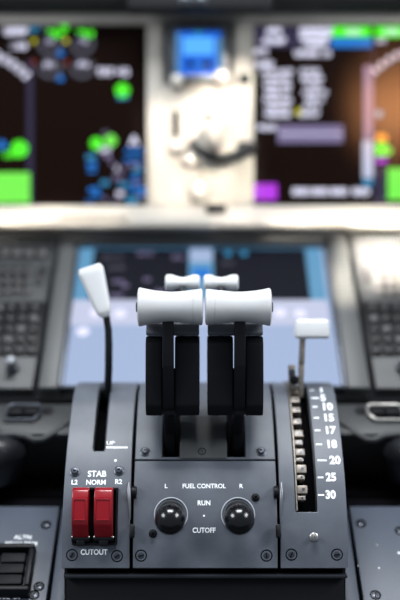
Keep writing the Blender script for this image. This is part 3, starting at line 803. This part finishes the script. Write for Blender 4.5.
# side keypads (control display units) with their keys
def keypad(side, label):
    # side -1: left of the frame ; +1: right
    t = thing('keypad_panel', FB.M @ tr(side*.285, 0, 0), label, 'keypad')
    ox = side*.285
    x_in = .2035
    mb = MB(); fbox_loc(mb, side*x_in-ox if side > 0 else -.385-ox, .385-ox if side > 0 else side*x_in-ox, -.004, PT, -.012, .004, M['side'], .003); mb.build('face_plate', t)
    def R(px0, py0, px1, py1, z0, z1, m, bev, name):
        # pixel rect at left side, mirrored for the right
        cx, cy, w, h = FB.rect(px0, py0, px1, py1, (z0+z1)/2)
        if side > 0: cx = -cx
        mb = MB(); mb.box((cx-ox, cy, (z0+z1)/2), (w, h, z1-z0), M[m], bev=bev); return mb.build(name, t)
    R(-30, 249, 49, 257, .004, .0075, 'keyb', .001, 'upper_key_field')
    R(-30, 302, 47, 356, .004, .0065, 'keyb', .001, 'lower_key_field')
    R(-30, 266, 33, 296, .004, .0055, 'keyb', .001, 'key_field')
    R(36, 267, 46, 284, .0045, .0085, 'keyd', .001, 'tall_key')
    for px in (5, 17, 29, 42):
        R(px-4.5, 249.8, px+4.5, 256.2, .0075, .0125, 'key', .0015, 'line_key')
    for r in range(3):
        for c in range(4):
            x, y = FB.at(-2+c*10, 271.5+r*9.5, .008)
            if side > 0: x = -x
            mb = MB(); mb.cyl((x-ox, y, .0075), .0052, .005, M['key'], r2=.0045, bev=.001, seg=18); mb.build('round_key', t)
    for r in range(5):
        for c in range(4):
            x, y = FB.at(-1+c*12-r*1.0, 307.5+r*10.6, .009)
            if side > 0: x = -x
            mb = MB(); mb.cyl((x-ox, y, .0088), .0060, .005, M['keyd'] if (r+c) % 4 else M['key'], r2=.0052, bev=.001, seg=18)
            mb.text('ABCDEFGHIJKLMNOPQRSTUVWXYZ'[(r*4+c) % 26], .006, M['key'], tr(x-ox, y, .0114), .0003)
            mb.build('round_key', t)
    # brightness knob
    x, y = FB.at(12, 365, .012)
    if side > 0: x = -FB.at(-2+12-5, 365, .012)[0]
    mb = MB(); mb.cyl((x-ox, y, .008), .0085, .006, M['dmet'], r2=.0075, bev=.001); mb.build('knob_skirt', t)
    mb = MB(); mb.lathe([(0, .0), (.0062, 0), (.0066, .012), (.0052, .018), (0, .019)], M['strap'], tr(x-ox, y, .010) @ rotx(.3), 24); mb.build('knob', t)
keypad(-1, 'keypad panel with round keys at the left edge, in shadow')
keypad(1, 'keypad panel with round keys at the right edge, lit by the sun')

# --- shelf under the keypads, on both sides
def shelf(side, label, lab2, lab3, lab4):
    sh = thing('side_shelf', FE.M @ tr(side*.27, 0, 0), label, 'shelf'); ox = side*.27
    mb = MB(); mb.box((0, .0315, -.013), (.24, .052, .010), M['side'], bev=.003); mb.build('top_plate', sh)
    mb = MB(); cx, cy, w, h = FE.rect(41, 405, 55, 415, -.006); cx = abs(cx)*side
    mb.cyl((cx-ox, cy, -.0075), .0060, .003, M['matte'], bev=.0006); mb.build('knob', sh)
    # rolled front edge dipping round the palm rest
    mb = MB(); P4 = []
    for a, b, h in ((-20, 430, .002), (12, 429, .001), (24, 430.5, -.001), (33, 434.5, -.004), (42, 434.5, -.004), (52, 429, -.002), (62, 421, .0), (68, 417, 0)):
        x, y = FE.at(a, b, h); x = x if side < 0 else -x
        P4.append((x-ox, y, h-.008))
    mb.tube(P4, .0040, M['side'], 12); mb.build('front_lip', sh, smooth=60)
    # latch frame
    cx, cy, w, h = FE.rect(4, 402, 42, 417, .0); cx = abs(cx)*side
    lt = thing('release_latch', FE.M @ tr(cx, cy, -.008), lab2, 'latch', 'framed latches beside the quadrant')
    mb = MB()
    pts = [(-w/2, -h/2), (w/2-.008, -h/2), (w/2, -h/2+.010), (w/2, h/2-.005), (w/2-.004, h/2), (-w/2+.004, h/2), (-w/2, h/2-.006)]
    pts = [(x*(1 if side < 0 else -1), y) for x, y in pts]
    P3 = [(x, y, .004) for x, y in pts]; P3.append(P3[0]); P3.append(P3[1])
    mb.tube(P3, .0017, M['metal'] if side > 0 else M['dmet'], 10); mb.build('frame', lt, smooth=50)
    mb = MB(); mb.box((0, 0, .0015), (w*.92, h*.8, .003), M['void'], bev=.001); mb.build('recess', lt)
    mb = MB(); 
    for k in (-1, 1): mb.box((k*w*.22, 0, .0045), (w*.36, h*.34, .004), M['matte'], bev=.0012)
    mb.build('paddle', lt)
    # palm rest below
    C = world(200+side*215, 470, 1.15); C.x = side*.262
    pr_ = thing('palm_rest', Matrix.Translation(C) @ rotx(-.1), lab3, 'palm rest')
    mb = MB()
    prf = []
    for k in range(17):
        a = PI/2*k/16; prf.append((math.cos(a)**.7 if k < 16 else 0, math.sin(a)**.9*.030))
    prf = [(0, -.030), (.86, -.030)]+prf
    mb.lathe([(r*.070, z_) for r, z_ in prf], M['dome'], tr(side*.010, 0, .020), 48, sx=1.0, sy=.55)
    mb.build('dome', pr_, smooth=60)
    mb = MB(); mb.box((0, .075, -.045), (.245, .02, .16), M['matte'], bev=.004); mb.build('rear_wall', pr_)
    mb = MB(); mb.box((0, .030, -.055), (.230, .06, .05), M['void'], bev=.008); mb.build('base_block', pr_)
    # pedestal plate
    pd = thing('pedestal_plate', FD.M @ tr(side*.28, 0, 0), lab4, 'panel'); ox = side*.28
    XI = .1635
    L_ = FD.at(200, 506)[1]
    mb = MB(); a, b = ((-.40-ox, -XI-ox) if side < 0 else (XI-ox, .40-ox))
    fbox_loc(mb, a, b, -.02, L_, -.008, 0, M['blue'], .0015); mb.build('face_plate', pd)
    mb = MB(); a, b = ((-.160-ox, -.1440-ox) if side < 0 else (.1445-ox, .160-ox))
    fbox_loc(mb, a, b, -.02, L_, -.010, -.002, M['blue'], .0015); mb.build('edge_strip', pd)
    mb = MB(); fbox_loc(mb, min(side*.14, side*.40)-ox, max(side*.14, side*.40)-ox, -.03, L_+.02, -.03, -.012, M['void']); mb.build('tray', pd)
    return sh, pd, ox
shl, pdl, oxl = shelf(-1, 'dark grey shelf left of the quadrant with a small round knob', 'framed dark latch on the left shelf', 'black rounded palm rest left of the quadrant', 'blue grey pedestal plate at lower left with a black rocker panel')
shr, pdr, oxr = shelf(1, 'grey shelf right of the quadrant with a small round knob', 'bright framed latch on the right shelf', 'black rounded palm rest right of the quadrant', 'blue grey pedestal plate at lower right with screws')
for pd, ox, lst in ((pdl, oxl, ((46, 525), (39, 586.5), (34, 595))), (pdr, oxr, ((361, 523.5), (400, 531), (375.5, 595)))):
    for a, b in lst:
        x, y = FD.at(a, b); screw_sunk(pd, 0, 0, .0050, tr(x-ox, y, .0002))
# paint flecks on the right plate
mb = MB()
for a, b, r in ((399, 553, .0016), (379, 568, .0009), (358, 566, .0005), (377, 545, .0005)):
    x, y = FD.at(a, b); mb.cyl((x-oxr, y, .0002), r, .0003, M['paint'], seg=8)
mb.build('paint_fleck', pdr)
# rocker switch panel at lower left
rk = thing('rocker_switch_panel', FD.M @ tr(FD.at(0, 568)[0], FD.at(0, 568)[1], 0), 'black rocker switch block at lower left below small white lettering', 'switch')
x1, y1 = FD.at(36, 546, .01); x0, y0 = FD.at(-60, 588, .01); cx, cy = FD.at(0, 568)
mb = MB(); ring(mb, x0-cx, y0-cy, x1-cx-.006, y1-cy-.006, .006, 0, .016, M['black'], .002); mb.build('frame', rk)
for r in range(3):
    for c in range(3):
        w = (x1-x0-.008)/3; h = (y1-y0-.012)/3
        mb = MB(); mb.box((x0-cx+w*(c+.5), y0-cy+.003+h*(r+.5), .006), (w*.93, h*.88, .012), M['matte'], bev=.0016); mb.build('rocker', rk)
mb = MB()
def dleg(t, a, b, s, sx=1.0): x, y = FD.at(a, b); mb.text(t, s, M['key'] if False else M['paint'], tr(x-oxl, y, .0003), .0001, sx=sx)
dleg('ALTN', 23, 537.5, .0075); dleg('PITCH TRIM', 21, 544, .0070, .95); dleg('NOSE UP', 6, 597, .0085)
mb.build('legend', pdl, smooth=0)

# ================================================================== room shell
mb = MB(); mb.box((0, .9, .0), (3.2, 3.6, .02), M['floor']); struct(mb.build('floor'))
mb = MB(); mb.box((0, 2.0, .55), (3.2, .04, 1.08), M['wall']); struct(mb.build('wall_front'))
pb = thing('centre_console', Matrix.Translation((0, 1.08, .01)), 'dark console body under the throttle quadrant', 'console')
mb = MB(); mb.box((0, 0, .175), (.78, .34, .35), M['matte'], bev=.01); mb.build('body', pb)

# ================================================================== light
sc = bpy.context.scene
w = bpy.data.worlds.new('world'); sc.world = w; w.use_nodes = True
bg = w.node_tree.nodes['Background']; bg.inputs[0].default_value = (0.72, 0.84, 1.0, 1); bg.inputs[1].default_value = 0.24
def area(name, loc, target, sx, sy, power, col, spread=180):
    l = bpy.data.lights.new(name, 'AREA'); l.shape = 'RECTANGLE'; l.size = sx; l.size_y = sy; l.energy = power; l.color = col
    l.spread = math.radians(spread)
    o = bpy.data.objects.new(name, l); COL.objects.link(o); o.location = loc
    o.rotation_euler = (Vector(target)-Vector(loc)).to_track_quat('-Z', 'Y').to_euler(); return o
area('left_side_window', (-1.3, .55, 1.75), (0, 1.0, .85), .7, .5, 16, (0.90, 0.95, 1.0))
area('right_side_window', (1.3, .65, 1.75), (0, 1.0, .85), .7, .5, 18, (0.92, 0.96, 1.0))
area('overhead_window', (0.0, 1.05, 2.1), (0, 1.1, .8), .8, .4, 27, (0.94, 0.97, 1.0))
# sun through the cabin windows: narrow shafts, and one added orange lamp
WARM = (1.0, 0.90, 0.76)
def shaft(name, px, py, d, sx, sy, power, frm=(0.55, -.35, 2.0), spread=2.5, col=WARM):
    T = world(px, py, d); dr_ = (T-Vector(frm)).normalized(); area(name, T-dr_*1.3, T, sx, sy, power, col, spread)
shaft('sun_shaft_centre', 202, 152, 1.37, .135, .150, .17)
shaft('sun_shaft_centre_top', 226, 84, 1.37, .075, .05, .04)
shaft('sun_shaft_ledge_right', 335, 218, 1.35, .17, .020, .06)
shaft('sun_shaft_ledge_middle', 235, 214, 1.35, .05, .016, .010)
shaft('sun_shaft_ledge_left', 28, 217, 1.35, .115, .022, .045)
shaft('sun_shaft_ledge_trim', 96, 216, 1.35, .075, .012, .016)
shaft('screen_glow_lamp', 408, 102, 1.38, .045, .06, .30, spread=8, col=(1.0, .42, .16))  # added orange lamp imitating a warm reflection on the right screen
shaft('sun_shaft_keypad', 390, 257, 1.33, .085, .078, 1.05)
shaft('sun_shaft_frame', 335, 286, 1.33, .03, .06, .10)

cam = bpy.data.cameras.new('camera'); co = bpy.data.objects.new('camera', cam); COL.objects.link(co)
co.location = CAM; co.rotation_euler = (PI/2-PITCH, 0, 0)
cam.sensor_fit = 'VERTICAL'; cam.sensor_height = 36; cam.sensor_width = 24; cam.lens = 60
cam.clip_start = .01
cam.dof.use_dof = True; cam.dof.focus_distance = 1.005; cam.dof.aperture_fstop = 1.45
sc.camera = co
sc.view_settings.view_transform = 'Standard'; sc.view_settings.look = 'None'; sc.view_settings.gamma = 1
sc.view_settings.exposure = 0.0
